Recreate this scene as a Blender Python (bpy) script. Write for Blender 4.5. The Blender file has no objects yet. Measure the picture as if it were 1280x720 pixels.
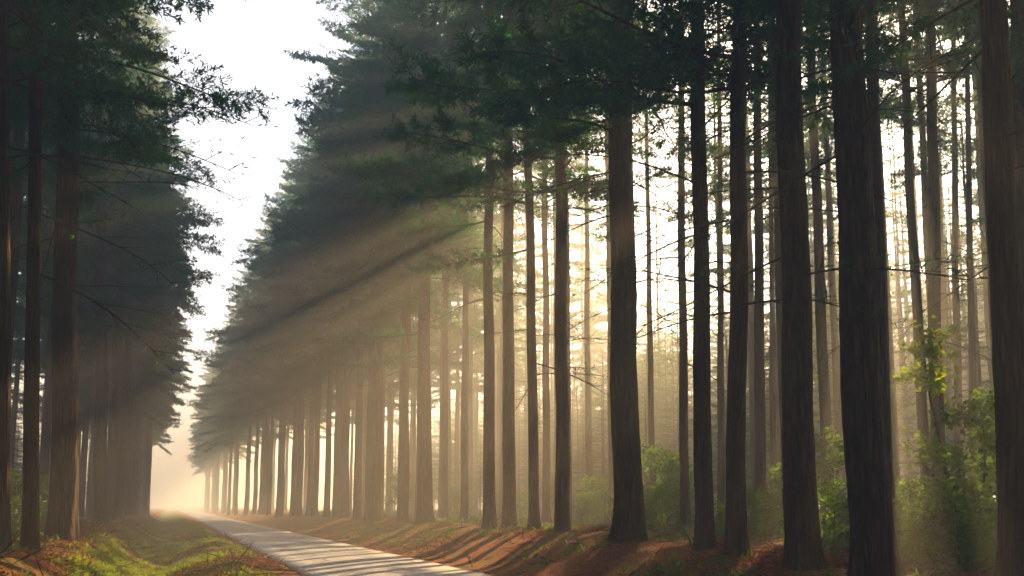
import bpy, math, random
import numpy as np
from mathutils import Vector, Matrix

rng = np.random.default_rng(11)
random.seed(5)
R = math.radians
scene = bpy.context.scene
COL = scene.collection

# ------------------------------------------------------------------ camera numbers
F = 1000.0                      # focal length in photo pixels (1280 wide)
PITCH = R(6.0)
PPY = 527.0                     # principal point row (lens shift)
PSI = math.atan(0.427 * math.cos(PITCH))   # yaw to the right of the road axis (+Y)
CAM = np.array([0.0, 0.0, 1.5])
SUN_AZ, SUN_EL = R(49.0), R(30.0)

def ray(px, py):
    a = (px - 640.0) / F
    v = (PPY - py) / F
    f = math.cos(PITCH) - v * math.sin(PITCH)
    z = v * math.cos(PITCH) + math.sin(PITCH)
    return np.array([f * math.sin(PSI) + a * math.cos(PSI), f * math.cos(PSI) - a * math.sin(PSI), z])

def proj(P):
    d = np.asarray(P, float) - CAM
    f = d[0] * math.sin(PSI) + d[1] * math.cos(PSI)
    r = d[0] * math.cos(PSI) - d[1] * math.sin(PSI)
    F2 = f * math.cos(PITCH) + d[2] * math.sin(PITCH)
    U = -f * math.sin(PITCH) + d[2] * math.cos(PITCH)
    return 640 + F * r / F2, PPY - F * U / F2, F2

# ------------------------------------------------------------------ noise
_perm = np.random.default_rng(3).random((256, 256))
def vnoise(x, y, seed=0):
    x = np.asarray(x, float) + seed * 17.31
    y = np.asarray(y, float) + seed * 9.77
    xi = np.floor(x).astype(int); yi = np.floor(y).astype(int)
    fx = x - xi; fy = y - yi
    fx = fx * fx * (3 - 2 * fx); fy = fy * fy * (3 - 2 * fy)
    g = lambda i, j: _perm[i & 255, j & 255]
    a = g(xi, yi) * (1 - fx) + g(xi + 1, yi) * fx
    b = g(xi, yi + 1) * (1 - fx) + g(xi + 1, yi + 1) * fx
    return a * (1 - fy) + b * fy - 0.5
def fbm(x, y, seed=0, o=4):
    s = 0; a = 1.0
    for k in range(o):
        s = s + a * vnoise(x * 2 ** k, y * 2 ** k, seed + k); a *= 0.5
    return s
def sstep(a, b, x):
    t = np.clip((np.asarray(x, float) - a) / (b - a), 0, 1)
    return t * t * (3 - 2 * t)

# ------------------------------------------------------------------ terrain
ROAD_L, ROAD_R = 2.72, 6.4
def terrain(X, Y):
    X = np.asarray(X, float); Y = np.asarray(Y, float)
    X, Y = np.broadcast_arrays(X, Y)
    n1 = fbm(X * .4, Y * .35, 1); n2 = fbm(X * 2.3, Y * 2.1, 5, 4)
    rough = .07 * n1 + .06 * n2
    # right bank
    rise = .42 + .32 * sstep(9, 17, Y)
    zr = -.05 * sstep(6.4, 6.8, X) + (rise + .05) * sstep(6.7, 10.4, X) + .35 * fbm(X * .09, Y * .09, 9, 3) * sstep(11, 22, X)
    zr = zr + rough * sstep(6.5, 8.0, X) * 1.3
    # left verge: mound by the road, ditch, bank with the trees
    ditch = -.42 + .25 * np.sin(Y * .33) + .3 * fbm(Y * .12, 0 * Y, 4, 2)
    mound = .24 * np.exp(-((X - 1.25) / .75) ** 2) * (1 + 1.2 * fbm(X * .3, Y * .25, 12, 2))
    zl = mound - .16 * np.exp(-((X - ditch) / .45) ** 2)
    zl = zl + (.78 + .2 * fbm(X * .2, Y * .2, 15, 2)) * sstep(-.55, -2.1, X - (ditch + .42) * .6)
    zl = zl + rough * sstep(2.6, 1.9, X) * 1.2 + .2 * fbm(X * .09, Y * .09, 19, 3) * sstep(-4, -12, X)
    zl = zl * (1 - .5 * sstep(45, 110, Y))
    z = np.where(X > 4.5, zr, zl)
    onroad = sstep(2.35, 2.75, X) * sstep(6.75, 6.35, X)
    z = z * (1 - onroad) - .03 * onroad
    return z
def tz(x, y):
    return float(terrain(np.array([x]), np.array([y]))[0])

# ------------------------------------------------------------------ mesh helpers
class MB:
    def __init__(s): s.V = []; s.Fq = []; s.M = []; s.n = 0
    def add(s, V, Fq, m=0):
        V = np.asarray(V, float).reshape(-1, 3); Fq = np.asarray(Fq, int).reshape(-1, 4)
        s.V.append(V); s.Fq.append(Fq + s.n); s.n += len(V)
        s.M.append(np.full(len(Fq), m, int) if np.isscalar(m) else np.asarray(m))
    def arrays(s):
        return np.concatenate(s.V), np.concatenate(s.Fq), np.concatenate(s.M)
    def mesh(s, name, mats, smooth=False):
        return mesh_from(name, *s.arrays(), mats, smooth)

def mesh_from(name, V, Fq, M, mats, smooth=False):
    me = bpy.data.meshes.new(name)
    me.vertices.add(len(V)); me.vertices.foreach_set('co', V.astype(np.float32).ravel())
    me.loops.add(len(Fq) * 4); me.loops.foreach_set('vertex_index', Fq.astype(np.int32).ravel())
    me.polygons.add(len(Fq))
    me.polygons.foreach_set('loop_start', np.arange(0, len(Fq) * 4, 4, dtype=np.int32))
    me.polygons.foreach_set('material_index', M.astype(np.int32))
    me.polygons.foreach_set('use_smooth', (M * 0 + (1 if smooth else 0)).astype(bool) if smooth != 'wood' else (M == 0))
    for m in mats: me.materials.append(m)
    me.update(calc_edges=True)
    return me

def tube(path, rad, k=6, closed=True):
    P = np.asarray(path, float); n = len(P); rad = np.broadcast_to(rad, (n,))
    T = np.gradient(P, axis=0); T /= np.linalg.norm(T, axis=1)[:, None] + 1e-9
    ref = np.array([0, 0, 1.0]) if abs(T[:, 2]).mean() < .8 else np.array([1.0, 0, 0])
    A = np.cross(T, ref); A /= np.linalg.norm(A, axis=1)[:, None] + 1e-9
    B = np.cross(T, A)
    th = np.arange(k) / k * 2 * np.pi
    V = P[:, None] + rad[:, None, None] * (np.cos(th)[None, :, None] * A[:, None] + np.sin(th)[None, :, None] * B[:, None])
    i = np.arange(n - 1)[:, None] * k; j = np.arange(k)[None]
    j2 = (j + 1) % k
    Fq = np.stack([i + j, i + j2, i + k + j2, i + k + j], -1).reshape(-1, 4)
    return V.reshape(-1, 3), Fq

def unit(v):
    return v / (np.linalg.norm(v, axis=-1, keepdims=True) + 1e-9)

def blades(P, D, L, W, r, fold=0.0):
    """one rhombic leaf per row: base P, direction D, length L, width W"""
    n = len(P); L = np.broadcast_to(L, (n,))[:, None]; W = np.broadcast_to(W, (n,))[:, None]
    S = unit(np.cross(D, r.normal(size=(n, 3))))
    N = np.cross(S, D)
    mid = P + D * L * .45
    V = np.stack([P, mid + S * W * .5 + N * L * fold, P + D * L, mid - S * W * .5 + N * L * fold], 1).reshape(-1, 3)
    Fq = np.arange(4 * n).reshape(-1, 4)
    return V, Fq

# ------------------------------------------------------------------ materials
def newmat(name):
    m = bpy.data.materials.new(name); m.use_nodes = True
    nt = m.node_tree; nt.nodes.clear()
    return m, nt, lambda t, **k: _node(nt, t, **k)
def _node(nt, t, **k):
    n = nt.nodes.new(t)
    for a, b in k.items():
        if a.startswith('i_'):
            key = a[2:]
            key = int(key) if key.isdigit() else key.replace('_', ' ')
            n.inputs[key].default_value = b
        else: setattr(n, a, b)
    return n
def ramp(nt, fac, stops):
    r = nt.nodes.new('ShaderNodeValToRGB'); nt.links.new(fac, r.inputs[0])
    e = r.color_ramp.elements
    while len(e) < len(stops): e.new(.5)
    for el, (p, c) in zip(e, stops):
        el.position = p; el.color = (*c, 1)
    return r.outputs[0]

def bark_mat(name, dark, light, moss=0.0):
    m, nt, N = newmat(name); L = nt.links.new
    tc = N('ShaderNodeTexCoord'); mp = N('ShaderNodeMapping'); mp.inputs['Scale'].default_value = (7, 7, 1.1)
    L(tc.outputs['Object'], mp.inputs[0])
    oi = N('ShaderNodeObjectInfo')
    add = N('ShaderNodeVectorMath', operation='ADD'); L(mp.outputs[0], add.inputs[0]); L(oi.outputs['Random'], add.inputs[1])
    vo = N('ShaderNodeTexVoronoi', feature='DISTANCE_TO_EDGE', i_Scale=1.4); L(add.outputs[0], vo.inputs['Vector'])
    no = N('ShaderNodeTexNoise', i_Scale=2.2, i_Detail=6.0, i_Roughness=.65); L(add.outputs[0], no.inputs['Vector'])
    mul = N('ShaderNodeMath', operation='MULTIPLY_ADD'); L(no.outputs[0], mul.inputs[0]); mul.inputs[1].default_value = .8; L(vo.outputs[0], mul.inputs[2])
    c = ramp(nt, mul.outputs[0], [(.25, dark), (.62, [(a + b) / 2 for a, b in zip(dark, light)]), (.95, light)])
    big = N('ShaderNodeTexNoise', i_Scale=.7, i_Detail=3.0); L(tc.outputs['Object'], big.inputs['Vector'])
    mx = N('ShaderNodeMix', data_type='RGBA', blend_type='MIX'); 
    mr = N('ShaderNodeMapRange', i_1=.5, i_2=.72, i_3=0.0, i_4=.55 + moss); L(big.outputs[0], mr.inputs[0])
    L(mr.outputs[0], mx.inputs[0]); L(c, mx.inputs[6]); mx.inputs[7].default_value = (.05, .06, .035, 1)
    b = N('ShaderNodeBsdfPrincipled', i_Roughness=.95); L(mx.outputs[2], b.inputs['Base Color'])
    b.inputs['Specular IOR Level'].default_value = .15
    bp = N('ShaderNodeBump', i_Strength=1.0, i_Distance=.07); L(mul.outputs[0], bp.inputs['Height']); L(bp.outputs[0], b.inputs['Normal'])
    o = N('ShaderNodeOutputMaterial'); L(b.outputs[0], o.inputs[0])
    return m

def leaf_mat(name, cols, trans=.35, tcol=None, scale=.6):
    m, nt, N = newmat(name); L = nt.links.new
    oi = N('ShaderNodeObjectInfo'); tc = N('ShaderNodeTexCoord')
    no = N('ShaderNodeTexNoise', i_Scale=scale, i_Detail=4.0, i_Roughness=.7)
    ad = N('ShaderNodeVectorMath', operation='MULTIPLY_ADD'); L(oi.outputs['Random'], ad.inputs[0]); ad.inputs[1].default_value = (37, 53, 71); L(tc.outputs['Object'], ad.inputs[2])
    L(ad.outputs[0], no.inputs['Vector'])
    c = ramp(nt, no.outputs[0], [(.3, cols[0]), (.52, cols[1]), (.72, cols[2])])
    d = N('ShaderNodeBsdfDiffuse'); L(c, d.inputs[0])
    t = N('ShaderNodeBsdfTranslucent')
    g = N('ShaderNodeMix', data_type='RGBA', blend_type='MULTIPLY', i_0=1.0); L(c, g.inputs[6]); g.inputs[7].default_value = (*(tcol or (1.5, 1.5, .7)), 1)
    L(g.outputs[2], t.inputs[0])
    mx = N('ShaderNodeMixShader', i_0=trans); L(d.outputs[0], mx.inputs[1]); L(t.outputs[0], mx.inputs[2])
    o = N('ShaderNodeOutputMaterial'); L(mx.outputs[0], o.inputs[0])
    return m

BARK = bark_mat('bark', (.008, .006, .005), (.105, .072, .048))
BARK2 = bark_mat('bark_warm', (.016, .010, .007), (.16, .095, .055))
TWIG = bark_mat('twig_bark', (.02, .015, .011), (.09, .065, .045))
NEEDLE = leaf_mat('needles', [(.013, .072, .044), (.025, .122, .070), (.058, .155, .058)], .42)
NEEDLE2 = leaf_mat('needles_light', [(.022, .072, .034), (.042, .110, .044), (.10, .14, .038)], .35)
LEAF = leaf_mat('broad_leaves', [(.05, .115, .03), (.085, .175, .04), (.15, .225, .045)], .45, (1.6, 1.5, .5))
LEAFY = leaf_mat('yellow_leaves', [(.10, .20, .02), (.17, .28, .025), (.24, .32, .03)], .5, (1.5, 1.3, .4))
GRASS = leaf_mat('grass_blades', [(.08, .15, .022), (.15, .23, .028), (.25, .27, .045)], .5, (1.6, 1.5, .4), 1.2)
LITTER = leaf_mat('litter_flakes', [(.10, .035, .014), (.20, .075, .025), (.30, .15, .06)], .1, (1.1, 1, .8), 3.0)
FERN = leaf_mat('understorey_leaves', [(.04, .095, .03), (.07, .145, .045), (.11, .165, .055)], .45, (1.5, 1.5, .6), 1.0)

def ground_mat():
    m, nt, N = newmat('forest_floor'); L = nt.links.new
    tc = N('ShaderNodeTexCoord'); sp = N('ShaderNodeSeparateXYZ'); L(tc.outputs['Object'], sp.inputs[0])
    n1 = N('ShaderNodeTexNoise', i_Scale=.55, i_Detail=6.0, i_Roughness=.65); L(tc.outputs['Object'], n1.inputs['Vector'])
    n2 = N('ShaderNodeTexNoise', i_Scale=9.0, i_Detail=8.0, i_Roughness=.75); L(tc.outputs['Object'], n2.inputs['Vector'])
    n3 = N('ShaderNodeTexNoise', i_Scale=38.0, i_Detail=4.0, i_Roughness=.7); L(tc.outputs['Object'], n3.inputs['Vector'])
    litter = ramp(nt, n2.outputs[0], [(.28, (.06, .020, .010)), (.45, (.19, .062, .022)), (.6, (.31, .115, .035)), (.78, (.38, .19, .08))])
    moss = ramp(nt, n2.outputs[0], [(.3, (.04, .07, .015)), (.5, (.09, .15, .022)), (.72, (.17, .21, .04))])
    soil = ramp(nt, n3.outputs[0], [(.3, (.6, .55, .5)), (.7, (1.25, 1.2, 1.15))])
    # where moss and grass grow: the left verge and ditch, and patches deeper in
    def band(a, b, c, d):
        u = N('ShaderNodeMapRange', interpolation_type='SMOOTHSTEP', i_1=a, i_2=b); L(sp.outputs[0], u.inputs[0])
        v = N('ShaderNodeMapRange', interpolation_type='SMOOTHSTEP', i_1=c, i_2=d, i_3=1.0, i_4=0.0); L(sp.outputs[0], v.inputs[0])
        w = N('ShaderNodeMath', operation='MULTIPLY'); L(u.outputs[0], w.inputs[0]); L(v.outputs[0], w.inputs[1]); return w.outputs[0]
    b1 = band(-1.6, -.8, 1.2, 2.2); b2 = band(12.0, 17.0, 500, 510)
    ad = N('ShaderNodeMath', operation='ADD'); L(b1, ad.inputs[0]); L(b2, ad.inputs[1])
    nm = N('ShaderNodeMapRange', i_1=.36, i_2=.62, i_3=-.55, i_4=.6); L(n1.outputs[0], nm.inputs[0])
    fa = N('ShaderNodeMath', operation='ADD', use_clamp=True); L(ad.outputs[0], fa.inputs[0]); L(nm.outputs[0], fa.inputs[1])
    mx = N('ShaderNodeMix', data_type='RGBA'); L(fa.outputs[0], mx.inputs[0]); L(litter, mx.inputs[6]); L(moss, mx.inputs[7])
    ml = N('ShaderNodeMix', data_type='RGBA', blend_type='MULTIPLY', i_0=1.0); L(mx.outputs[2], ml.inputs[6]); L(soil, ml.inputs[7])
    b = N('ShaderNodeBsdfPrincipled', i_Roughness=.95); b.inputs['Specular IOR Level'].default_value = .1
    L(ml.outputs[2], b.inputs['Base Color'])
    sm = N('ShaderNodeMath', operation='MULTIPLY_ADD'); L(n2.outputs[0], sm.inputs[0]); sm.inputs[1].default_value = 1.0; L(n3.outputs[0], sm.inputs[2])
    bp = N('ShaderNodeBump', i_Strength=1.0, i_Distance=.10); L(sm.outputs[0], bp.inputs['Height']); L(bp.outputs[0], b.inputs['Normal'])
    o = N('ShaderNodeOutputMaterial'); L(b.outputs[0], o.inputs[0])
    return m

def road_mat():
    m, nt, N = newmat('asphalt'); L = nt.links.new
    tc = N('ShaderNodeTexCoord'); sp = N('ShaderNodeSeparateXYZ'); L(tc.outputs['Object'], sp.inputs[0])
    n1 = N('ShaderNodeTexNoise', i_Scale=60.0, i_Detail=5.0, i_Roughness=.7); L(tc.outputs['Object'], n1.inputs['Vector'])
    mp = N('ShaderNodeMapping'); mp.inputs['Scale'].default_value = (1.2, .16, 1); L(tc.outputs['Object'], mp.inputs[0])
    n2 = N('ShaderNodeTexNoise', i_Scale=1.4, i_Detail=6.0, i_Roughness=.65); L(mp.outputs[0], n2.inputs['Vector'])
    c1 = ramp(nt, n1.outputs[0], [(.3, (.19, .20, .225)), (.55, (.29, .31, .35)), (.75, (.37, .395, .43))])
    c2 = ramp(nt, n2.outputs[0], [(.35, (.72, .72, .74)), (.6, (1.08, 1.06, 1.04))])
    mu = N('ShaderNodeMix', data_type='RGBA', blend_type='MULTIPLY', i_0=1.0); L(c1, mu.inputs[6]); L(c2, mu.inputs[7])
    nw = N('ShaderNodeTexNoise', i_Scale=1.1, i_Detail=5.0); L(tc.outputs['Object'], nw.inputs['Vector'])
    wa = N('ShaderNodeMixRGB', i_0=.35); L(tc.outputs['Object'], wa.inputs[1]); L(nw.outputs['Color'], wa.inputs[2])
    vc = N('ShaderNodeTexVoronoi', feature='DISTANCE_TO_EDGE', i_Scale=.9); L(wa.outputs[0], vc.inputs['Vector'])
    ck = ramp(nt, vc.outputs[0], [(0.0, (.35, .34, .33)), (.018, (.55, .54, .53)), (.035, (1, 1, 1))])
    mc = N('ShaderNodeMix', data_type='RGBA', blend_type='MULTIPLY', i_0=.85); L(mu.outputs[2], mc.inputs[6]); L(ck, mc.inputs[7])
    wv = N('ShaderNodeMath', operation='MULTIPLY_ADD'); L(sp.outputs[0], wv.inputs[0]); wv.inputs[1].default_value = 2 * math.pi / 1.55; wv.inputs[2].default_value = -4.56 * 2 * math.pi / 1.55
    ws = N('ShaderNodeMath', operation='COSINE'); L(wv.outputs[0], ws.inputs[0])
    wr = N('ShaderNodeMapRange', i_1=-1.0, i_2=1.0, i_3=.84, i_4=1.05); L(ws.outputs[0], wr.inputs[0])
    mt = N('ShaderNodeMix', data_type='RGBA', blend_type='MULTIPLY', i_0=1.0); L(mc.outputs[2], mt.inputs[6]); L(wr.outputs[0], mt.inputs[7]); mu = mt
    # needle litter drifted in from both edges
    ex = N('ShaderNodeMath', operation='SUBTRACT'); L(sp.outputs[0], ex.inputs[0]); ex.inputs[1].default_value = (ROAD_L + ROAD_R) / 2
    ab = N('ShaderNodeMath', operation='ABSOLUTE'); L(ex.outputs[0], ab.inputs[0])
    n3 = N('ShaderNodeTexNoise', i_Scale=2.5, i_Detail=8.0, i_Roughness=.75); L(tc.outputs['Object'], n3.inputs['Vector'])
    s = N('ShaderNodeMath', operation='MULTIPLY_ADD'); L(n3.outputs[0], s.inputs[0]); s.inputs[1].default_value = .9; L(ab.outputs[0], s.inputs[2])
    mr = N('ShaderNodeMapRange', interpolation_type='SMOOTHSTEP', i_1=1.98, i_2=2.40); L(s.outputs[0], mr.inputs[0])
    m2 = N('ShaderNodeMix', data_type='RGBA'); L(mr.outputs[0], m2.inputs[0]); L(mu.outputs[2], m2.inputs[6]); m2.inputs[7].default_value = (.19, .09, .04, 1)
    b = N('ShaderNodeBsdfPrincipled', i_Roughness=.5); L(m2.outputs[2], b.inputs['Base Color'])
    bp = N('ShaderNodeBump', i_Strength=.35, i_Distance=.01); L(n1.outputs[0], bp.inputs['Height']); L(bp.outputs[0], b.inputs['Normal'])
    o = N('ShaderNodeOutputMaterial'); L(b.outputs[0], o.inputs[0])
    return m

# ------------------------------------------------------------------ object helpers
def link(name, me, parent=None, loc=None):
    o = bpy.data.objects.new(name, me); COL.objects.link(o)
    if parent: o.parent = parent
    if loc is not None: o.location = loc
    return o
def thing(name, label, cat, loc, rotz=0.0, group=None):
    o = bpy.data.objects.new(name, None); COL.objects.link(o)
    o.location = loc; o.rotation_euler = (0, 0, rotz); o.empty_display_size = .3
    o['label'] = label; o['category'] = cat
    if group: o['group'] = group
    return o

# ------------------------------------------------------------------ ground and road
def axis(lo, hi, d0, d1, step, far, grow=1.22):
    a = list(np.arange(d0, d1 + 1e-6, step))
    s = step; x = d1
    while x < hi: s = min(s * grow, far); x += s; a.append(min(x, hi))
    s = step; x = d0; b = []
    while x > lo: s = min(s * grow, far); x -= s; b.append(max(x, lo))
    return np.array(b[::-1] + a)
def sheet(xs, ys, zf):
    X, Y = np.meshgrid(xs, ys); Z = zf(X, Y)
    V = np.stack([X, Y, Z], -1).reshape(-1, 3); nx = len(xs); ny = len(ys)
    i = (np.arange(ny - 1)[:, None] * nx + np.arange(nx - 1)[None]).reshape(-1)
    return V, np.stack([i, i + 1, i + nx + 1, i + nx], -1)
EXT = 600.0
xs = axis(-EXT, EXT, -5, 13, .11, 12); ys = axis(-EXT, EXT, 8, 34, .15, 12, 1.06)
V, Fq = sheet(xs, ys, terrain)
g = link('ground', mesh_from('ground', V, Fq, np.zeros(len(Fq), int), [ground_mat()], True)); g['kind'] = 'structure'

ry = axis(-40, 520, 4, 60, .3, 6)
w = 15
X0 = []
for y in ry:
    l = ROAD_L + .10 * float(fbm(np.array([y * .8]), np.array([3.0]), 31)[0]); r_ = ROAD_R + .14 * float(fbm(np.array([y * .7]), np.array([9.0]), 33)[0])
    t = np.linspace(0, 1, w)
    x = l + (r_ - l) * t
    z = .012 + .035 * (1 - (2 * t - 1) ** 2)
    z[0] = z[-1] = -.06
    x[1] = x[0] + .03; x[-2] = x[-1] - .03
    X0.append(np.stack([x, np.full(w, y), z], -1))
V = np.array(X0).reshape(-1, 3)
i = (np.arange(len(ry) - 1)[:, None] * w + np.arange(w - 1)[None]).reshape(-1)
rd = link('road', mesh_from('road', V, np.stack([i, i + 1, i + w + 1, i + w], -1), np.zeros(len(i), int), [road_mat()], True)); rd['kind'] = 'structure'

# ------------------------------------------------------------------ branches, crowns, trunks
def make_branch(r, L=4.0, nt=18, shoots=5, nn=9, start=.22, rise=.10, droop=.16, twig=.36, nl=.17, nw=.03, limb=.034, bare=0.0):
    mb = MB()
    s = np.linspace(0, 1, 8)
    wob = r.normal(size=2) * .05
    path = np.stack([L * s, L * (wob[0] * np.sin(s * 3) + wob[1] * np.sin(s * 6)), L * (rise * s - droop * s ** 2 + .05 * s ** 4)], -1)
    mb.add(*tube(path, limb * (1 - .85 * s) + .003, 5), 0)
    P = []; D = []
    at = lambda u: np.array([np.interp(u, s, path[:, k]) for k in range(3)])
    for k in range(nt):
        u = start + (1 - start) * (k + r.random() * .8) / nt
        side = 1 if k % 2 else -1
        tl = L * twig * (1 - .62 * (u - start) / (1 - start)) * r.uniform(.65, 1.15)
        ang = R(r.uniform(38, 66)) * side
        d = np.array([math.cos(ang), math.sin(ang), r.uniform(-.12, .22)]); d /= np.linalg.norm(d)
        b = at(min(u, 1))
        tp = b + np.outer(np.linspace(0, 1, 4), d * tl) + np.outer(np.linspace(0, 1, 4) ** 2, [0, 0, r.uniform(-.05, .10) * tl])
        mb.add(*tube(tp, np.linspace(.011, .003, 4), 3), 0)
        if r.random() < bare: continue
        for j in range(shoots + 1):
            v = (j + .5 + r.uniform(-.3, .3)) / (shoots + 1) if j < shoots else 1.0
            p0 = np.array([np.interp(v, np.linspace(0, 1, 4), tp[:, q]) for q in range(3)])
            sd = d + unit(r.normal(size=3)) * .75 * np.array([1, 1, .55]); sd /= np.linalg.norm(sd)
            if j == shoots: sd = d
            P.append((p0, sd, r.uniform(.16, .36) * min(1.2, .5 + tl)))
    P.append((at(1.0), np.array([1, 0, 0.1]), .35))
    p = np.array([a[0] for a in P]); d = np.array([a[1] for a in P]); ln = np.array([a[2] for a in P])
    p = np.repeat(p, nn, 0); d = np.repeat(d, nn, 0); ln = np.repeat(ln, nn)
    n = len(p)
    base = p + d * (ln * r.random(n))[:, None]
    dirs = unit(d * .8 + unit(r.normal(size=(n, 3))) * .85)
    if bare < .9:
        mb.add(*blades(base, dirs, nl * r.uniform(.7, 1.25, n), nw * r.uniform(.7, 1.3, n), r), 1)
    return mb.arrays()

BR_FULL = [make_branch(rng, nt=22, shoots=6, nn=12, nw=.04) for _ in range(6)]
BR_LIGHT = [make_branch(rng, nt=13, shoots=4, nn=8, bare=.15) for _ in range(5)]

def place_branch(mb, br, sc, az, el, roll, pos):
    V, Fq, M = br
    Mx = Matrix.Rotation(az, 3, 'Z') @ Matrix.Rotation(-el, 3, 'Y') @ Matrix.Rotation(roll, 3, 'X')
    mb.add((V * sc) @ np.array(Mx).T + pos, Fq, M)

def make_crown(r, z0, z1, Lmax, n, brs, gap=.2, low=.75, name='crown', mat=None, upper=1.0):
    """whorls of limbs round an axis from z0 to z1"""
    mb = MB(); az = r.random() * 6.28
    ph = r.random(4) * 6.28
    for k in range(n):
        t = (k + r.random()) / n
        z = z0 + (z1 - z0) * t
        az += 2.399 + r.normal() * .35
        if r.random() < gap: continue
        prof = (low + (1 - low) * min(1, t / .3)) * (1 - max(0, (t - .3) / .7) ** 1.35 * .86)
        prof *= .82 + .28 * math.sin(az * 2 + ph[0] + z * .5) * math.sin(z * 1.3 + ph[1])
        Lb = Lmax * prof * r.uniform(.68, 1.15) / 4.0
        el = R(-12 + 48 * t ** 1.5 + r.normal() * 8)
        place_branch(mb, brs[r.integers(len(brs))], max(Lb, .18), az, el, r.normal() * .25, np.array([0, 0, z]))
    return mb.mesh(name, [TWIG, mat or NEEDLE], 'wood')

def make_trunk(r, H, r0, k=20, rings=60, flare=.24, rough=.05, bark=None, bend=.12, detail_h=None):
    z = np.concatenate([[-.6, -.25, 0, .08, .18, .3, .5, .75], np.linspace(1.1, H, rings)])
    t = np.clip(z / H, 0, 1)
    rad = r0 * (1 - .78 * t ** 1.1) * (1 + flare * np.exp(-np.maximum(z, 0) / .38))
    cx = bend * (np.sin(z * .31 + r.random() * 6) - math.sin(0)) * t + .03 * np.sin(z * 1.1 + r.random() * 6)
    cy = bend * np.sin(z * .27 + r.random() * 6) * t + .03 * np.sin(z * .9 + r.random() * 6)
    th = np.arange(k) / k * 2 * np.pi
    lobes = .10 * np.cos(th * 5 + r.random() * 6) + .06 * np.cos(th * 3 + r.random() * 6)
    fl = np.exp(-np.maximum(z, 0) / .5)
    nz = fbm(np.cos(th)[None] * 2.2 + z[:, None] * .06 + 20, np.sin(th)[None] * 2.2 + z[:, None] * .35 + 20, int(r.integers(1000)), 3)
    nf = fbm(np.cos(th)[None] * 6 + z[:, None] * .7 + 50, np.sin(th)[None] * 6 + z[:, None] * 1.6 + 50, int(r.integers(1000)), 3)
    rr = rad[:, None] * (1 + lobes[None] * fl[:, None] * 1.6 + rough * 1.2 * nz + rough * nf)
    V = np.stack([cx[:, None] + rr * np.cos(th), cy[:, None] + rr * np.sin(th), np.repeat(z[:, None], k, 1)], -1).reshape(-1, 3)
    n = len(z)
    i = np.arange(n - 1)[:, None] * k; j = np.arange(k)[None]; j2 = (j + 1) % k
    Fq = np.stack([i + j, i + j2, i + k + j2, i + k + j], -1).reshape(-1, 4)
    return mesh_from('trunk', V, Fq, np.zeros(len(Fq), int), [bark or BARK], True)

H0 = 27.0
TR_NEAR = [make_trunk(rng, 31.0, 1.0 * .33, 44, 220, rough=.10) for _ in range(5)]
TR_FAR = [make_trunk(rng, 31.0, .33, 12, 26, rough=.05, bark=b) for b in (BARK, BARK2, BARK, BARK2)]
CR_EDGE = [make_crown(rng, 8.2, 32.5, 4.9, 112, BR_FULL, .10) for _ in range(4)]
CR_WALL = [make_crown(rng, 10.2, 32.5, 5.0, 112, BR_FULL, .08, .8) for _ in range(3)]
CR_AIRY = [make_crown(rng, 14.0, 29.0, 3.4, 46, BR_LIGHT, .22) for _ in range(3)]
CR_TOP = [make_crown(rng, 18.2, 33.0, 3.7, 60, BR_FULL, .16) for _ in range(3)]
CR_MID = [make_crown(rng, 10.6, 32.0, 4.4, 82, BR_FULL, .22) for _ in range(3)]
CR_HIGH = [make_crown(rng, 14.0, 27.0, 3.3, 60, BR_FULL, .15) for _ in range(4)]
CR_THIN = [make_crown(rng, 11.0, 27.0, 3.2, 50, BR_LIGHT, .2, .8, mat=NEEDLE2) for _ in range(3)]
CR_YOUNG = [make_crown(rng, 4.5, 32.5, 6.0, 110, BR_LIGHT, .12, .9, mat=NEEDLE2) for _ in range(3)]
DEAD = []
for k in range(6):
    DEAD.append(mesh_from('dead_branch', *make_branch(rng, L=3.2, nt=9, shoots=2, nn=5, start=.15, rise=.12, droop=.28, twig=.42, limb=.022, bare=[.95, .5, .35, .7, .4, .6][k], nl=.14, nw=.022), [TWIG, NEEDLE], 'wood'))
BOUGH = [mesh_from('bough', *make_branch(rng, L=5.2, nt=26, shoots=7, nn=13, start=.12, rise=.02, droop=.10, twig=.30, limb=.05, nl=.19, nw=.034), [TWIG, NEEDLE], 'wood') for _ in range(3)]

N_PINE = [0]
def pine(x, y, dia, label, trunk, crown, group=None, scale=1.0, top_px=None, base_px=None, cat='pine tree', dead=0, seed=0, deadz=(4.5, 10), crown_sc=1.0, name='pine_tree'):
    r = np.random.default_rng(1000 + N_PINE[0] * 7 + seed); N_PINE[0] += 1
    z = tz(x, y)
    t = thing(name, label, cat, (x, y, z), 0, group)
    rz = r.random() * 6.28
    tr = link('trunk', trunk, t); s = dia / .66 / scale
    tr.scale = (s, s, 1)
    tr.rotation_euler.z = rz
    if crown is not None:
        c = link('crown', crown, t); c.rotation_euler.z = r.random() * 6.28; c.scale = (crown_sc, crown_sc, 1)
    for k in range(dead):
        d = link('dead_branch', DEAD[r.integers(len(DEAD))], t)
        hz = r.uniform(*deadz)
        d.location = (0, 0, hz / scale)
        q = r.uniform(.55, 1.1); d.scale = (q, q, q)
        d.rotation_euler = (r.normal() * .3, R(r.uniform(-12, 22)), r.random() * 6.28)
    t.scale = (scale,) * 3
    if top_px is not None:      # lean as the trunk leans in the photograph
        d = ray(top_px, 0.0); q = ray(base_px, 632.0)
        f = lambda v: v[0] * math.sin(PSI) + v[1] * math.cos(PSI)
        depth = x * math.sin(PSI) + y * math.cos(PSI)
        P1 = CAM + d * depth / f(d)
        lean = Vector(P1 - np.array([x, y, z])).normalized()
        t.rotation_mode = 'QUATERNION'
        t.rotation_quaternion = Vector((0, 0, 1)).rotation_difference(lean)
    return t
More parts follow.
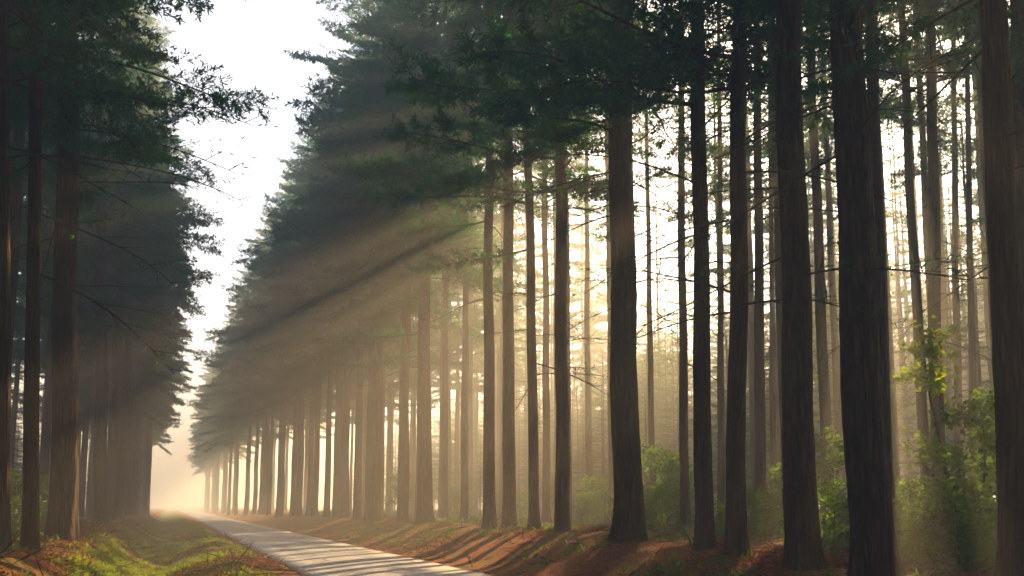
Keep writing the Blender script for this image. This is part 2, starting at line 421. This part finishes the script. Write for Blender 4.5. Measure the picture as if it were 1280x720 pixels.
def at_lat(px, X):
    """ground point on the lateral line X that is seen in photo column px"""
    d = ray(px, 645.0); k = X / d[0]
    return X, d[1] * k
def dia_of(x, y, w):
    return .92 * w / F * (x * math.sin(PSI) + y * math.cos(PSI))

PLACED = []; FRONT = {}
def front(base_px, top_px, w, X, label, trunk, crown, dead=0, dpx=None, **k):
    x, y = at_lat(base_px, X)
    PLACED.append((x, y)); FRONT[base_px] = None
    FRONT[base_px] = t = pine(x, y, dia_of(x, y, w), label, trunk, crown, top_px=top_px, base_px=base_px, dead=dead, **k)
    return t

# --- the row on the right of the road, from the frame's edge inwards
front(1267, 1241, 41, 10.2, 'thick black trunk nearest the right edge, slanting inwards at the top', TR_NEAR[0], CR_EDGE[0], 5)
front(1296, 1271, 30, 13.2, 'dark trunk half cut off by the right edge of the photo', TR_FAR[0], CR_HIGH[0], 3)
front(1087, 1053, 54, 10.0, 'very thick black leaning trunk right of centre, its foot below the frame', TR_NEAR[1], CR_MID[1], 6)
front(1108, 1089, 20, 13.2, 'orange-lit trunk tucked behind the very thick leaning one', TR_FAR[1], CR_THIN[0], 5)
front(1003, 983, 43, 10.0, 'thick straight black trunk standing just before the very thick leaning one', TR_NEAR[2], CR_MID[2], 7)
front(919, 925, 26, 10.0, 'slim black trunk leaning towards the road at its foot', TR_NEAR[3], CR_MID[0], 8)
front(879, 872, 25, 10.1, 'slim brown trunk beside the slim black one, dark sprig on its side', TR_NEAR[4], CR_MID[1], 8)
front(856, 850, 13, 14.5, 'thin trunk close behind the slim brown one with the sprig', TR_FAR[2], CR_THIN[1], 6)
front(901, 899, 10, 17.5, 'thin dark trunk showing between the slim brown and slim black trunks', TR_FAR[0], CR_THIN[2], 5)
front(950, 946, 15, 15.5, 'middling dark trunk between the slim black and thick straight trunks', TR_FAR[2], CR_THIN[0], 6)
front(967, 961, 9, 20.0, 'thin trunk close to the edge of the thick straight black trunk', TR_FAR[3], CR_HIGH[1], 4)
front(786, 770, 41, 10.0, 'big pine with a broad flared foot on the red bank, beam across its trunk', TR_NEAR[0], CR_MID[2], 14, deadz=(5.5, 10.5))
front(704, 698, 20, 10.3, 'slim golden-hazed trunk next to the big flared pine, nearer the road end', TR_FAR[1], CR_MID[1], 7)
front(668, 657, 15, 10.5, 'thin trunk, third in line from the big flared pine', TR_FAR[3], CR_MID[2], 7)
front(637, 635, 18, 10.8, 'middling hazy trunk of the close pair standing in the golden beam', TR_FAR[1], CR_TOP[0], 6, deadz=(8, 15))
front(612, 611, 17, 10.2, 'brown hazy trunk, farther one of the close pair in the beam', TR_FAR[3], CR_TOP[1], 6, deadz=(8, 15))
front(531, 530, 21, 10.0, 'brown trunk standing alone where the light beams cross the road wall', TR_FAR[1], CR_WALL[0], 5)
front(1172, 1162, 19, 20.0, 'pale brown trunk in the gap behind the yellow-leaved sapling', TR_FAR[1], CR_THIN[1], 5, deadz=(5, 12))
front(1199, 1190, 11, 24.5, 'thin twiggy trunk beside the pale brown one in the gap', TR_FAR[2], CR_THIN[2], 6, deadz=(6, 13))
front(1217, 1208, 10, 22.0, 'thinnest dark trunk in the gap by the big edge trunk', TR_FAR[0], CR_THIN[0], 6, deadz=(6, 13))

# --- the row on the left
front(5, 6, 20, -2.55, 'dark trunk cut by the left edge of the photo', TR_NEAR[1], CR_EDGE[1], 2)
front(40, 48, 19, -2.15, 'slender dark trunk standing before the thick one on the mossy bank', TR_NEAR[3], CR_MID[1], 3)
front(79, 88, 34, -2.05, 'thick dark trunk on the mossy bank beside the ditch', TR_NEAR[2], CR_EDGE[3], 2)
front(126, 129, 18, -2.7, 'hazy trunk next along from the thick one on the mossy bank', TR_FAR[0], CR_EDGE[2], 3)
front(160, 162, 13, -2.9, 'thin hazy trunk, second beyond the thick one on the bank', TR_FAR[2], CR_EDGE[3], 2)
front(177, 178, 11, -2.9, 'thin hazy trunk, third beyond the thick one on the bank', TR_FAR[2], CR_WALL[1])

# heavy living boughs below the crowns: tree, height, compass angle, tilt, scale
def add_branch(px, name, me, z, az, el, sc):
    o = link(name, me, FRONT[px]); o.location = (0, 0, z); o.rotation_euler = (0, R(-el), R(az)); o.scale = (sc,) * 3
for k, (px, z, az, el, sc) in enumerate([
        (879, 9.6, 176, 2, 1.0), (879, 10.3, 205, 6, .9), (919, 10.0, 185, 0, 1.0), (919, 9.4, 160, -4, .8), (786, 10.6, 182, -2, 1.05), (786, 11.2, 150, 4, 1.0),
        (786, 11.0, 20, 0, .8), (786, 9.9, 200, -6, .8), (704, 11.0, 190, -4, 1.0), (704, 10.0, 160, 2, .8), (668, 10.5, 185, -4, 1.0), (668, 9.0, 150, -6, .7),
        (637, 12.6, 175, -5, 1.0), (637, 13.4, 300, 0, .7), (612, 12.2, 190, -3, 1.0), (612, 11.0, 150, -6, .6), (1003, 10.4, 185, 4, .8), (1087, 10.2, 140, 4, .7),
        (531, 8.2, 185, -8, .9), (531, 7.2, 160, -8, .6), (1172, 12.2, 190, -4, .5), (1172, 11.6, 60, -6, .45), (1172, 13.5, 280, 0, .55), (1199, 13.2, 200, -5, .5), (1199, 12.6, 320, -2, .45), (1217, 11.2, 170, -6, .45), (1217, 12.4, 30, -3, .5), (1217, 9.5, 240, -8, .35), (1108, 10.5, 330, -4, .4), (79, 10.6, 10, 0, .8), (79, 9.6, -30, -4, .7), (126, 14, 5, 0, .9), (126, 12, 20, -4, .9)]):
    add_branch(px, 'bough', BOUGH[k % 3], z, az, el, sc)
for k, (z, az, el, sc) in enumerate([(8.3, 5, -2, 1.15), (8.9, 20, 6, 1.2), (7.7, -15, 4, .9), (9.7, 8, 8, 1.25)]):
    add_branch(79, 'dead_branch', DEAD[(1, 2, 4, 5)[k]], z, az, el, sc)

def free(x, y, d):
    return all((x - a) ** 2 + (y - b) ** 2 > d * d for a, b in PLACED)

rr = np.random.default_rng(21)
# right row further along the road
y = 37.0; n = 0
while y < 215:
    x = max(7.8, 10.0 - max(0, y - 60) * .022) + rr.normal() * .35
    PLACED.append((x, y))
    pine(x, y, rr.uniform(.42, .62), 'tall pine in the hazy row walling the far right side of the road', TR_FAR[rr.integers(4)], CR_WALL[rr.integers(3)],
         'pines walling the right side of the road', rr.uniform(.92, 1.1))
    y += rr.uniform(2.6, 4.2) * (1 + max(0, y - 60) / 90)
# second line behind it
y = 19.5
while y < 44:
    for xr in (14.2, 18.0):
        x = xr + rr.normal() * .5; yy = y + rr.normal() * .6
        if free(x, yy, 1.3):
            PLACED.append((x, yy))
            t = pine(x, yy, rr.uniform(.28, .42), 'tall slender pine behind the roadside row, its crown far above the beams', TR_FAR[rr.integers(4)], CR_TOP[rr.integers(3)],
                 'slender high-crowned pines behind the beam-lit row', rr.uniform(.97, 1.05))
            if rr.random() < .3:            # one whorl of living boughs low on the stem
                zb = rr.uniform(9.5, 14); a0 = rr.random() * 360
                for k in range(4):
                    o = link('bough', BOUGH[k % 3], t); o.location = (0, 0, zb + rr.uniform(-.4, .4)); o.rotation_euler = (0, R(rr.uniform(-8, 10)), R(a0 + 90 * k + rr.uniform(-20, 20))); o.scale = (rr.uniform(.4, .65),) * 3
    y += rr.uniform(3.0, 4.4)
for xr, y0, y1 in ((14.2, 44.0, 130), (18.5, 50.0, 115), (23.0, 58.0, 105)):
    y = y0
    while y < y1:
        x = xr + rr.normal() * .8 - max(0, y - 60) * .015
        if free(x, y, 1.6):
            PLACED.append((x, y))
            pine(x, y, rr.uniform(.36, .52), 'bare-stemmed pine in the lines close behind the roadside row', TR_FAR[rr.integers(4)], (CR_WALL + CR_MID)[rr.integers(6)],
                 'lines of pines behind the right row', rr.uniform(.95, 1.06))
        y += rr.uniform(4.5, 7) * (1 + y / 90)
# left row further along
y = 36.0
while y < 128:
    x = -3.0 + rr.normal() * .35 - max(0, y - 100) * .02
    if free(x, y, 2):
        PLACED.append((x, y))
        pine(x, y, rr.uniform(.42, .6), 'tall hazy pine in the row along the left of the road', TR_FAR[rr.integers(4)], CR_WALL[rr.integers(3)],
             'pines along the left of the road', rr.uniform(.92, 1.1))
    y += rr.uniform(2.4, 3.8) * (1 + max(0, y - 60) / 90)
# left forest behind
for row, xr in enumerate((-5.6, -8.5, -12, -16.5)):
    y = 14.0 + row * 4
    while y < 105:
        x = xr + rr.normal() * .9
        if free(x, y, 2):
            PLACED.append((x, y))
            pine(x, y, rr.uniform(.36, .55), 'shaded pine deep in the dark forest on the left', TR_FAR[rr.integers(4)], (CR_EDGE + CR_HIGH)[rr.integers(8)],
                 'shaded pines deep in the left forest', rr.uniform(.9, 1.1))
        y += rr.uniform(4, 6.5) * (1 + y / 70)
# forest interior on the right
for x, q in ((14.2, -3.5), (17.5, 2.6), (18, -3), (15.5, -7), (20.5, -6.5), (22, 1.0), (20, -.8), (23.5, -1.5), (25, 3.0), (27, .3)):
    y = q + .869 * x
    PLACED.append((x, y))
    pine(x, y, rr.uniform(.26, .36), 'slim pine standing deep inside the hazy forest on the right', TR_FAR[rr.integers(4)], (CR_HIGH if x < 25 else CR_AIRY)[rr.integers(3)],
         'slim pines deep inside the right forest', rr.uniform(1.05, 1.15))
for x, q in ((22, -3.5), (26, 1.5), (30, -4.5), (34, 4), (28, -6.5), (37, -3), (24, -9), (33, -8), (40, 1)):
    y = q + .869 * x
    PLACED.append((x, y))
    pine(x, y, rr.uniform(.28, .42), 'slim pine standing deep inside the hazy forest on the right', TR_FAR[rr.integers(4)], (CR_HIGH if x < 25 else CR_AIRY)[rr.integers(3)],
         'slim pines deep inside the right forest', rr.uniform(.95, 1.08))
n = 0; tries = 0
while n < 100 and tries < 2200:
    tries += 1
    x = rr.uniform(17, 62); y = rr.uniform(-4, 95)
    px, py, dep = proj((x, y, 1.5))
    if dep < 12 or px > 1420 or not free(x, y, 3.6): continue
    q = y - .869 * x
    if rr.random() > np.interp(q, [10.5, 12.5, 17, 18, 19.5, 21, 33, 36], [1, .02, .02, .3, .3, .04, .04, .7]): continue
    if 11 < q < 20.5 and x < 40: continue
    PLACED.append((x, y)); n += 1
    k = rr.random()
    pine(x, y, rr.uniform(.26, .44), 'slim pine standing deep inside the hazy forest on the right', TR_FAR[rr.integers(4)], (CR_HIGH + CR_THIN + CR_AIRY)[rr.integers(7 if q < 12 else 10)],
         'slim pines deep inside the right forest', rr.uniform(.85, 1.05), cat='pine tree')

# a few stems whose crowns start higher, which lets the sun down into the gap
for o in list(bpy.data.objects):
    if o.parent is None and o.name.startswith('pine_tree') and any(math.hypot(o.location.x - a, o.location.y - b) < .6 for a, b in ((32.7, 25.7), (34.0, 33.5))):
        for c in o.children:
            if c.name.startswith('crown'): c.data = CR_TOP[0]

# belt of young pines further in, lower than the old ones
n = 0; tries = 0
while n < 190 and tries < 9000:
    tries += 1
    x = 24 + 44 * rr.random() ** 1.3; y = rr.uniform(8, 115) if n < 120 else rr.uniform(38, 110)
    px, py, dep = proj((x, y, 1.5))
    if px < 430 or px > 1330 or not free(x, y, 2.6): continue
    PLACED.append((x, y)); n += 1
    h = min(12.0 + .65 * (x - 24), 20) * rr.uniform(.75, 1.0)
    pine(x, y, rr.uniform(.13, .22), 'young bushy pine in the hazy belt closing the forest on the right', TR_FAR[rr.integers(4)], CR_YOUNG[rr.integers(3)],
         'young pines closing the right forest', h / 32.5, cat='young pine', name='young_pine')

# older, bushier pines deeper in, towards the sun
r5 = np.random.default_rng(77); n = 0; tries = 0
while n < 40 and tries < 4000:
    tries += 1
    x = r5.uniform(27, 78); q = r5.uniform(-13, 9); y = q + .869 * x
    if not free(x, y, 2.4) or (-1.6 < q < .6 and x < 42): continue
    h = r5.uniform(14, 17.5) if x < 45 else r5.uniform(20, 26)
    PLACED.append((x, y)); n += 1
    pine(x, y, r5.uniform(.2, .34), 'bushy pine deep in the shaded woods behind the thick black trunks', TR_FAR[r5.integers(4)], (CR_EDGE if x > 45 else CR_YOUNG)[r5.integers(3)],
         'bushy pines deep behind the thick black trunks', h / 32.5, cat='young pine', name='young_pine')

# the forest goes on behind the camera on both sides of the road
n = 0
while n < 44:  # unseen pines, added to keep sky light from behind off the trunks
    x = rr.choice([rr.uniform(-26, -3), rr.uniform(9.5, 34)]); y = rr.uniform(-38, 9)
    px, py, dep = proj((x, y, 1.5))
    if (dep > 3 and -120 < px < 1400) or math.hypot(x, y) < 4 or not free(x, y, 4.2): continue
    PLACED.append((x, y)); n += 1
    pine(x, y, rr.uniform(.4, .6), 'pine of the same forest standing outside the photo', TR_FAR[rr.integers(4)], (CR_EDGE + CR_WALL)[rr.integers(7)], 'pines of the forest outside the photo')

for o in bpy.data.objects:          # the left row's crowns keep clear of the road
    if o.parent is None and o.name.startswith('pine_tree') and -4.6 < o.location.x < 0 and o.location.y > 12:
        for c in o.children:
            if c.name.startswith('crown'): c.scale = (.80, .80, 1)
r9 = np.random.default_rng(90)
for y in np.arange(31, 66, 3.1):
    x = 12.4 + r9.normal() * .3; y = y + r9.normal() * .4
    if not free(x, y, 1.2): continue
    PLACED.append((x, y))
    pine(x, y, r9.uniform(.3, .42), 'bare-stemmed pine in the lines close behind the roadside row', TR_FAR[r9.integers(4)], CR_TOP[r9.integers(3)], 'lines of pines behind the right row', r9.uniform(.98, 1.05))

# thin out the left rows where they stood too close
kill = 0
for o in [o for o in bpy.data.objects if o.parent is None and o.get('group') == 'pines along the left of the road']:
    px, py, dep = proj(o.location)
    if dep < 56 and any(abs(px - q) < 1.6 for q in (124, 110)):
        for c in list(o.children): bpy.data.objects.remove(c)
        bpy.data.objects.remove(o)
for o in [o for o in bpy.data.objects if o.parent is None and o.get('group') in ('pines along the left of the road', 'shaded pines deep in the left forest')]:
    if 50 < o.location.y < 110:
        kill += 1
        if kill % 3 == 0:
            for c in list(o.children): bpy.data.objects.remove(c)
            bpy.data.objects.remove(o)

# fill behind the left row and low growth behind the right one
n = 0; tries = 0
while n < 12 and tries < 900:
    tries += 1
    x = r9.uniform(-15, -5.5); y = r9.uniform(34, 85)
    px, py, dep = proj((x, y, 1.5))
    if not (84 < px < 138) or not free(x, y, 1.8): continue
    PLACED.append((x, y)); n += 1
    pine(x, y, r9.uniform(.36, .5), 'shaded pine deep in the dark forest on the left', TR_FAR[r9.integers(4)], CR_EDGE[r9.integers(4)], 'shaded pines deep in the left forest', r9.uniform(.9, 1.05), crown_sc=.8)
n = 0; tries = 0
while n < 16 and tries < 900:
    tries += 1
    x = r9.uniform(-20, -5.5); y = r9.uniform(36, 95)
    px, py, dep = proj((x, y, 1.5))
    if not (-20 < px < 150) or not free(x, y, 1.8): continue
    PLACED.append((x, y)); n += 1
    pine(x, y, r9.uniform(.13, .2), 'young bushy pine in the gloom behind the left row', TR_FAR[r9.integers(4)], CR_YOUNG[r9.integers(3)], 'young pines behind the left row', r9.uniform(7, 11) / 32.5, cat='young pine', name='young_pine')
n = 0; tries = 0
while n < 34 and tries < 2500:
    tries += 1
    x = r9.uniform(18, 30); y = r9.uniform(18, 72)
    px, py, dep = proj((x, y, 1.5))
    if not (540 < px < 1030) or not free(x, y, 1.5): continue
    PLACED.append((x, y)); n += 1
    pine(x, y, r9.uniform(.1, .17), 'low bushy young pine in the golden haze behind the front trunks', TR_FAR[r9.integers(4)], CR_YOUNG[r9.integers(3)], 'low young pines behind the front trunks', min(.764 * (x - 9.5), 12) * r9.uniform(.7, 1) / 32.5,
         cat='young pine', name='young_pine')

# ------------------------------------------------------------------ broadleaf saplings and bushes
def make_leafy(r, H, spread, nl, leaf, z0=.25, stem_r=.03, limbs=9, mat=None, cl=.28):
    st = MB(); lf = MB()
    zz = np.linspace(-.1, H * .92, 8)
    sway = np.stack([.05 * H * np.sin(zz / H * 3 + r.random() * 6), .05 * H * np.sin(zz / H * 3.4 + r.random() * 6), zz], -1)
    sway[:, :2] -= sway[0, :2]
    st.add(*tube(sway, stem_r * (1 - .8 * np.linspace(0, 1, 8)) + .004, 6))
    cents = []
    for k in range(limbs):
        t = z0 + (1 - z0) * (k + r.random()) / limbs
        b = np.array([np.interp(t * H * .92, zz, sway[:, q]) for q in range(3)])
        az = k * 2.4 + r.normal() * .4
        Lb = spread * (1 - .6 * abs(t - .5)) * r.uniform(.6, 1.1)
        d = np.array([math.cos(az), math.sin(az), r.uniform(.1, .6)])
        pts = b + np.outer(np.linspace(0, 1, 5), d * Lb) + np.outer(np.linspace(0, 1, 5) ** 2, [0, 0, -.15 * Lb])
        st.add(*tube(pts, np.linspace(stem_r * .4, .003, 5), 4))
        for q in (.35, .55, .75, .9, 1.0):
            cents.append(pts[int(q * 4)] + r.normal(size=3) * .06 * spread)
    cents.append(sway[-1] + [0, 0, H * .06])
    c = np.array(cents); pick = r.integers(len(c), size=nl)
    P = c[pick] + r.normal(size=(nl, 3)) * np.array([cl, cl, cl * .55]) * spread * .6
    P = P[P[:, 2] > .03]
    D = unit(r.normal(size=(len(P), 3)) * np.array([1, 1, .45]) + [0, 0, -.12])
    lf.add(*blades(P, D, leaf * r.uniform(.6, 1.3, len(P)), leaf * .62 * r.uniform(.7, 1.2, len(P)), r, .08))
    return st.mesh('stem', [TWIG], True), lf.mesh('foliage', [mat or LEAF])
SAP = [make_leafy(rng, 3.2, 1.15, 2800, .13) for _ in range(3)]
SAPY = make_leafy(rng, 3.4, .5, 520, .12, .72, mat=LEAFY)
BUSH = [make_leafy(rng, 1.5, 1.0, 2800, .10, .06, .02, 13) for _ in range(3)]
YOUNG = [make_leafy(rng, 10.0, 2.6, 6500, .20, .22, .11, 16, cl=.30, mat=m) for m in (LEAF, LEAFY, LEAF)]
def plant(name, pair, px, X, label, cat, sc=1.0, group=None, xy=None):
    x, y = xy if xy else at_lat(px, X)
    t = thing(name, label, cat, (x, y, tz(x, y)), random.random() * 6.28, group)
    a = link('stem', pair[0], t); b = link('foliage', pair[1], t)
    t.scale = (sc,) * 3
    return t
plant('sapling', SAPY, 1197, 15.5, 'young sapling with a sunlit yellow top in the dark gap', 'sapling', 1.5)
plant('shrub', BUSH[0], 1168, 14.2, 'small shrub catching sun on its pale green tips below the yellow sapling', 'shrub', 1.0)
plant('sapling', SAP[0], 1212, 14.0, 'dense dark green sapling filling the gap beside the big edge trunk', 'sapling', 1.0)
plant('shrub', BUSH[1], 1195, 12.4, 'low dark shrub at the foot of the dense green sapling', 'shrub', .8)
plant('sapling', SAP[1], 1040, 16.5, 'green sapling seen between the two thickest black trunks', 'sapling', .9)
plant('shrub', BUSH[2], 834, 17.0, 'bright green shrub in the sunlit clearing by the big flared pine', 'shrub', 1.7)
plant('shrub', BUSH[0], 856, 20.0, 'pale green shrub farther back in the sunlit clearing', 'shrub', 1.5)
plant('shrub', BUSH[1], 735, 15.0, 'low hazy green shrub between the golden trunk and the big flared pine', 'shrub', .8)
plant('shrub', BUSH[2], 900, 12.0, 'little bush wedged between the slim brown and slim black trunks', 'shrub', .55)
plant('shrub', BUSH[0], 950, 14.0, 'low bush at the foot of the middling dark trunk', 'shrub', .7)
plant('ivy_bush', BUSH[1], 19, -3.0, 'green ivy bush between the two trunks at the left edge', 'bush', .85)
plant('sapling', SAP[2], 500, 13.0, 'pale sunlit sapling in the haze behind the roadside row', 'sapling', .9)
for px, X, sc, lab in ((745, 17, 1.3, 'hazy green shrub farther behind the golden trunk'), (815, 14, .9, 'fresh green shrub right against the foot of the big flared pine'),
        (845, 23, 2.0, 'large pale green shrub at the back of the sunlit clearing'), (975, 17, 1.2, 'green shrub between the middling dark trunk and the thick straight one'),
        (1040, 13, .8, 'low leafy shrub between the two thickest black trunks'), (1150, 12.5, .75, 'low shrub with light green tips just beside the very thick leaning trunk'),
        (1225, 16.5, 1.5, 'tall dark shrub closing the gap beside the big edge trunk'), (650, 14.5, .8, 'small hazy shrub between two thin trunks in the golden beam'),
        (570, 16, 1.1, 'hazy shrub past the brown trunk that stands alone')):
    plant('shrub', BUSH[len(lab) % 3], px, X, lab, 'shrub', sc)
n = 0
while n < 75:
    x = rr.uniform(26, 85); y = rr.uniform(14, 110)
    px, py, dep = proj((x, y, 1.5))
    if px > 1260 or px < 470 or dep < 34 or not free(x, y, 2.2): continue
    PLACED.append((x, y)); n += 1
    plant('young_tree', YOUNG[rr.integers(3)], 0, 0, 'young broadleaf tree glowing pale green in the haze far inside the forest', 'tree', rr.uniform(.75, 1.3), 'young broadleaf trees far inside the forest', (x, y))

# ------------------------------------------------------------------ ground cover
def scatter(name, mat, x0, x1, y0, y1, n, L, W, up, mask=None, fold=0.0, per=1, jit=.1, seed=1, zoff=0.0):
    r = np.random.default_rng(seed)
    X = r.uniform(x0, x1, n); Y = y0 + (y1 - y0) * r.random(n) ** 1.5
    if mask is not None:
        k = r.random(n) < mask(X, Y); X = X[k]; Y = Y[k]
    if per > 1:
        X = np.repeat(X, per) + r.normal(size=len(X) * per) * jit; Y = np.repeat(Y, per) + r.normal(size=len(Y) * per) * jit
    m = len(X)
    P = np.stack([X, Y, terrain(X, Y) + zoff], -1)
    D = unit(r.normal(size=(m, 3)) * np.array([1, 1, .25]) + [0, 0, up])
    mb = MB(); mb.add(*blades(P, D, r.uniform(*L, m), r.uniform(*W, m), r, fold))
    o = link(name, mb.mesh(name, [mat])); o['kind'] = 'stuff'; return o
gm = lambda X, Y: sstep(-1.9, -1.0, X) * sstep(2.5, 1.6, X) * np.clip(.35 + 2.4 * fbm(X * .6, Y * .35, 41, 3), 0, 1)
scatter('grass', GRASS, -2.2, 2.6, 11, 70, 34000, (.05, .15), (.010, .022), 1.1, gm, .06, 7, .05, seed=2)
lm = lambda X, Y: np.clip(np.where((X > ROAD_L - .1) & (X < ROAD_R + .05), 0.0, .5 + 1.6 * fbm(X * .4, Y * .3, 51, 3)), 0, 1)
scatter('needle_litter', LITTER, -7, 16, 9, 50, 200000, (.05, .17), (.010, .030), .35, lm, seed=3, zoff=.01)
um = lambda X, Y: np.clip(.35 + 2.2 * fbm(X * .12, Y * .12, 61, 3), 0, 1) * sstep(11, 14, X)
scatter('undergrowth', FERN, 11, 60, 4, 80, 14000, (.14, .34), (.05, .11), .9, um, .08, 9, .16, seed=4, zoff=.02)
um2 = lambda X, Y: np.clip(.3 + 2.0 * fbm(X * .2, Y * .2, 71, 3), 0, 1)
scatter('bank_plants', FERN, -9, -2.2, 12, 60, 900, (.10, .22), (.03, .07), .9, um2, .08, 8, .12, seed=5, zoff=.01)

# far woods closing the horizon on both sides: one mass of small conifers
def far_woods(name, spots, seed):
    r = np.random.default_rng(seed); P = []; D = []; Ls = []
    mb = MB()
    for x, y, h in spots:
        n = 1300
        t = r.random(n) ** .8; z = h * (.08 + .92 * t); a = r.random(n) * 6.283
        rad = (h * .17) * (1 - t) ** .8 * (.35 + .65 * r.random(n)) * (1 + .3 * np.sin(a * 3 + z))
        P.append(np.stack([x + rad * np.cos(a), y + rad * np.sin(a), tz(x, y) + z], -1))
        D.append(unit(np.stack([np.cos(a), np.sin(a), r.normal(size=n) * .35 - .1], -1)))
        Ls.append(r.uniform(.5, 1.1, n))
        mb.add(*tube([[x, y, tz(x, y) - .3], [x, y, tz(x, y) + h * .9]], [.2, .04], 5), 0)
    P = np.concatenate(P); L_ = np.concatenate(Ls)
    mb.add(*blades(P, np.concatenate(D), L_, L_ * .38, r), 1)
    o = link(name, mb.mesh(name, [TWIG, NEEDLE2])); o['kind'] = 'stuff'
sp = []
for k in range(230):
    y = rr.uniform(-60, 330); x = rr.uniform(66, 120) if y > 20 else rr.uniform(50, 100)
    sp.append((x, y, rr.uniform(11, 19)))
for k in range(110):
    sp.append((rr.uniform(-75, -28), rr.uniform(-20, 260), rr.uniform(13, 20)))
far_woods('distant_woods', sp, 8)

um3 = lambda X, Y: np.clip(.1 + 2.2 * fbm(X * .45, Y * .35, 81, 3), 0, 1) * sstep(7.2, 8.2, X)
scatter('verge_plants', FERN, 7, 14, 9, 50, 1900, (.08, .22), (.02, .06), .9, um3, .08, 8, .10, seed=6, zoff=.01)
tm = lambda X, Y: np.where((X > ROAD_L - .1) & (X < ROAD_R + .1), .04, 1.0)
scatter('fallen_twigs', TWIG, -5, 15, 9, 40, 5000, (.25, .8), (.012, .03), .10, tm, seed=7, zoff=.025)

# ------------------------------------------------------------------ haze
m, nt, N = newmat('mist')
pv = N('ShaderNodeVolumePrincipled'); pv.inputs['Density'].default_value = .008; pv.inputs['Anisotropy'].default_value = .35
pv.inputs['Color'].default_value = (.965, 1.0, .955, 1); pv.inputs['Density Attribute'].default_value = ''
o = N('ShaderNodeOutputMaterial'); nt.links.new(pv.outputs[0], o.inputs['Volume'])
HX, z0, z1 = EXT + 4, -3.0, 37.5
V = np.array([[sx * HX, sy * HX, z] for z in (z0, z1) for sx, sy in ((-1, -1), (1, -1), (1, 1), (-1, 1))])
hz = link('haze', mesh_from('haze', V, np.array([[3, 2, 1, 0], [4, 5, 6, 7], [0, 1, 5, 4], [1, 2, 6, 5], [2, 3, 7, 6], [3, 0, 4, 7]]), np.zeros(6, int), [m])); hz['kind'] = 'stuff'

# ------------------------------------------------------------------ light, sky, camera
wd = bpy.data.worlds.new('World'); scene.world = wd; wd.use_nodes = True
nt = wd.node_tree; bg = nt.nodes['Background']
sky = nt.nodes.new('ShaderNodeTexSky'); sky.sky_type = 'NISHITA'; sky.sun_disc = False
sky.sun_elevation = SUN_EL; sky.sun_rotation = SUN_AZ; sky.dust_density = 2.0; sky.air_density = 1.0; sky.ozone_density = .3
nt.links.new(sky.outputs[0], bg.inputs[0]); bg.inputs[1].default_value = .07
sl = bpy.data.lights.new('sun', 'SUN'); sl.energy = 5.0; sl.angle = R(.5); sl.color = (1.0, .63, .29)
so = bpy.data.objects.new('sun', sl); COL.objects.link(so)
sd = Vector((math.sin(SUN_AZ) * math.cos(SUN_EL), math.cos(SUN_AZ) * math.cos(SUN_EL), math.sin(SUN_EL)))
so.rotation_euler = sd.to_track_quat('Z', 'Y').to_euler(); so.location = sd * 80

cd = bpy.data.cameras.new('camera'); cam = bpy.data.objects.new('camera', cd); COL.objects.link(cam)
cd.sensor_width = 36; cd.lens = 36 * F / 1280; cd.shift_y = (PPY - 360) / 1280
cd.clip_end = 3000; cd.clip_start = .05
cam.location = CAM
cam.rotation_euler = (math.pi / 2 + PITCH, 0, -PSI)
scene.camera = cam

vs = scene.view_settings
vs.view_transform = 'Standard'; vs.look = 'None'; vs.gamma = 1; vs.use_curve_mapping = False
vs.exposure = 2.7
scene.cycles.max_bounces = 7; scene.cycles.diffuse_bounces = 4; scene.cycles.glossy_bounces = 2; scene.cycles.transmission_bounces = 6
scene.cycles.volume_bounces = 0; scene.cycles.transparent_max_bounces = 8
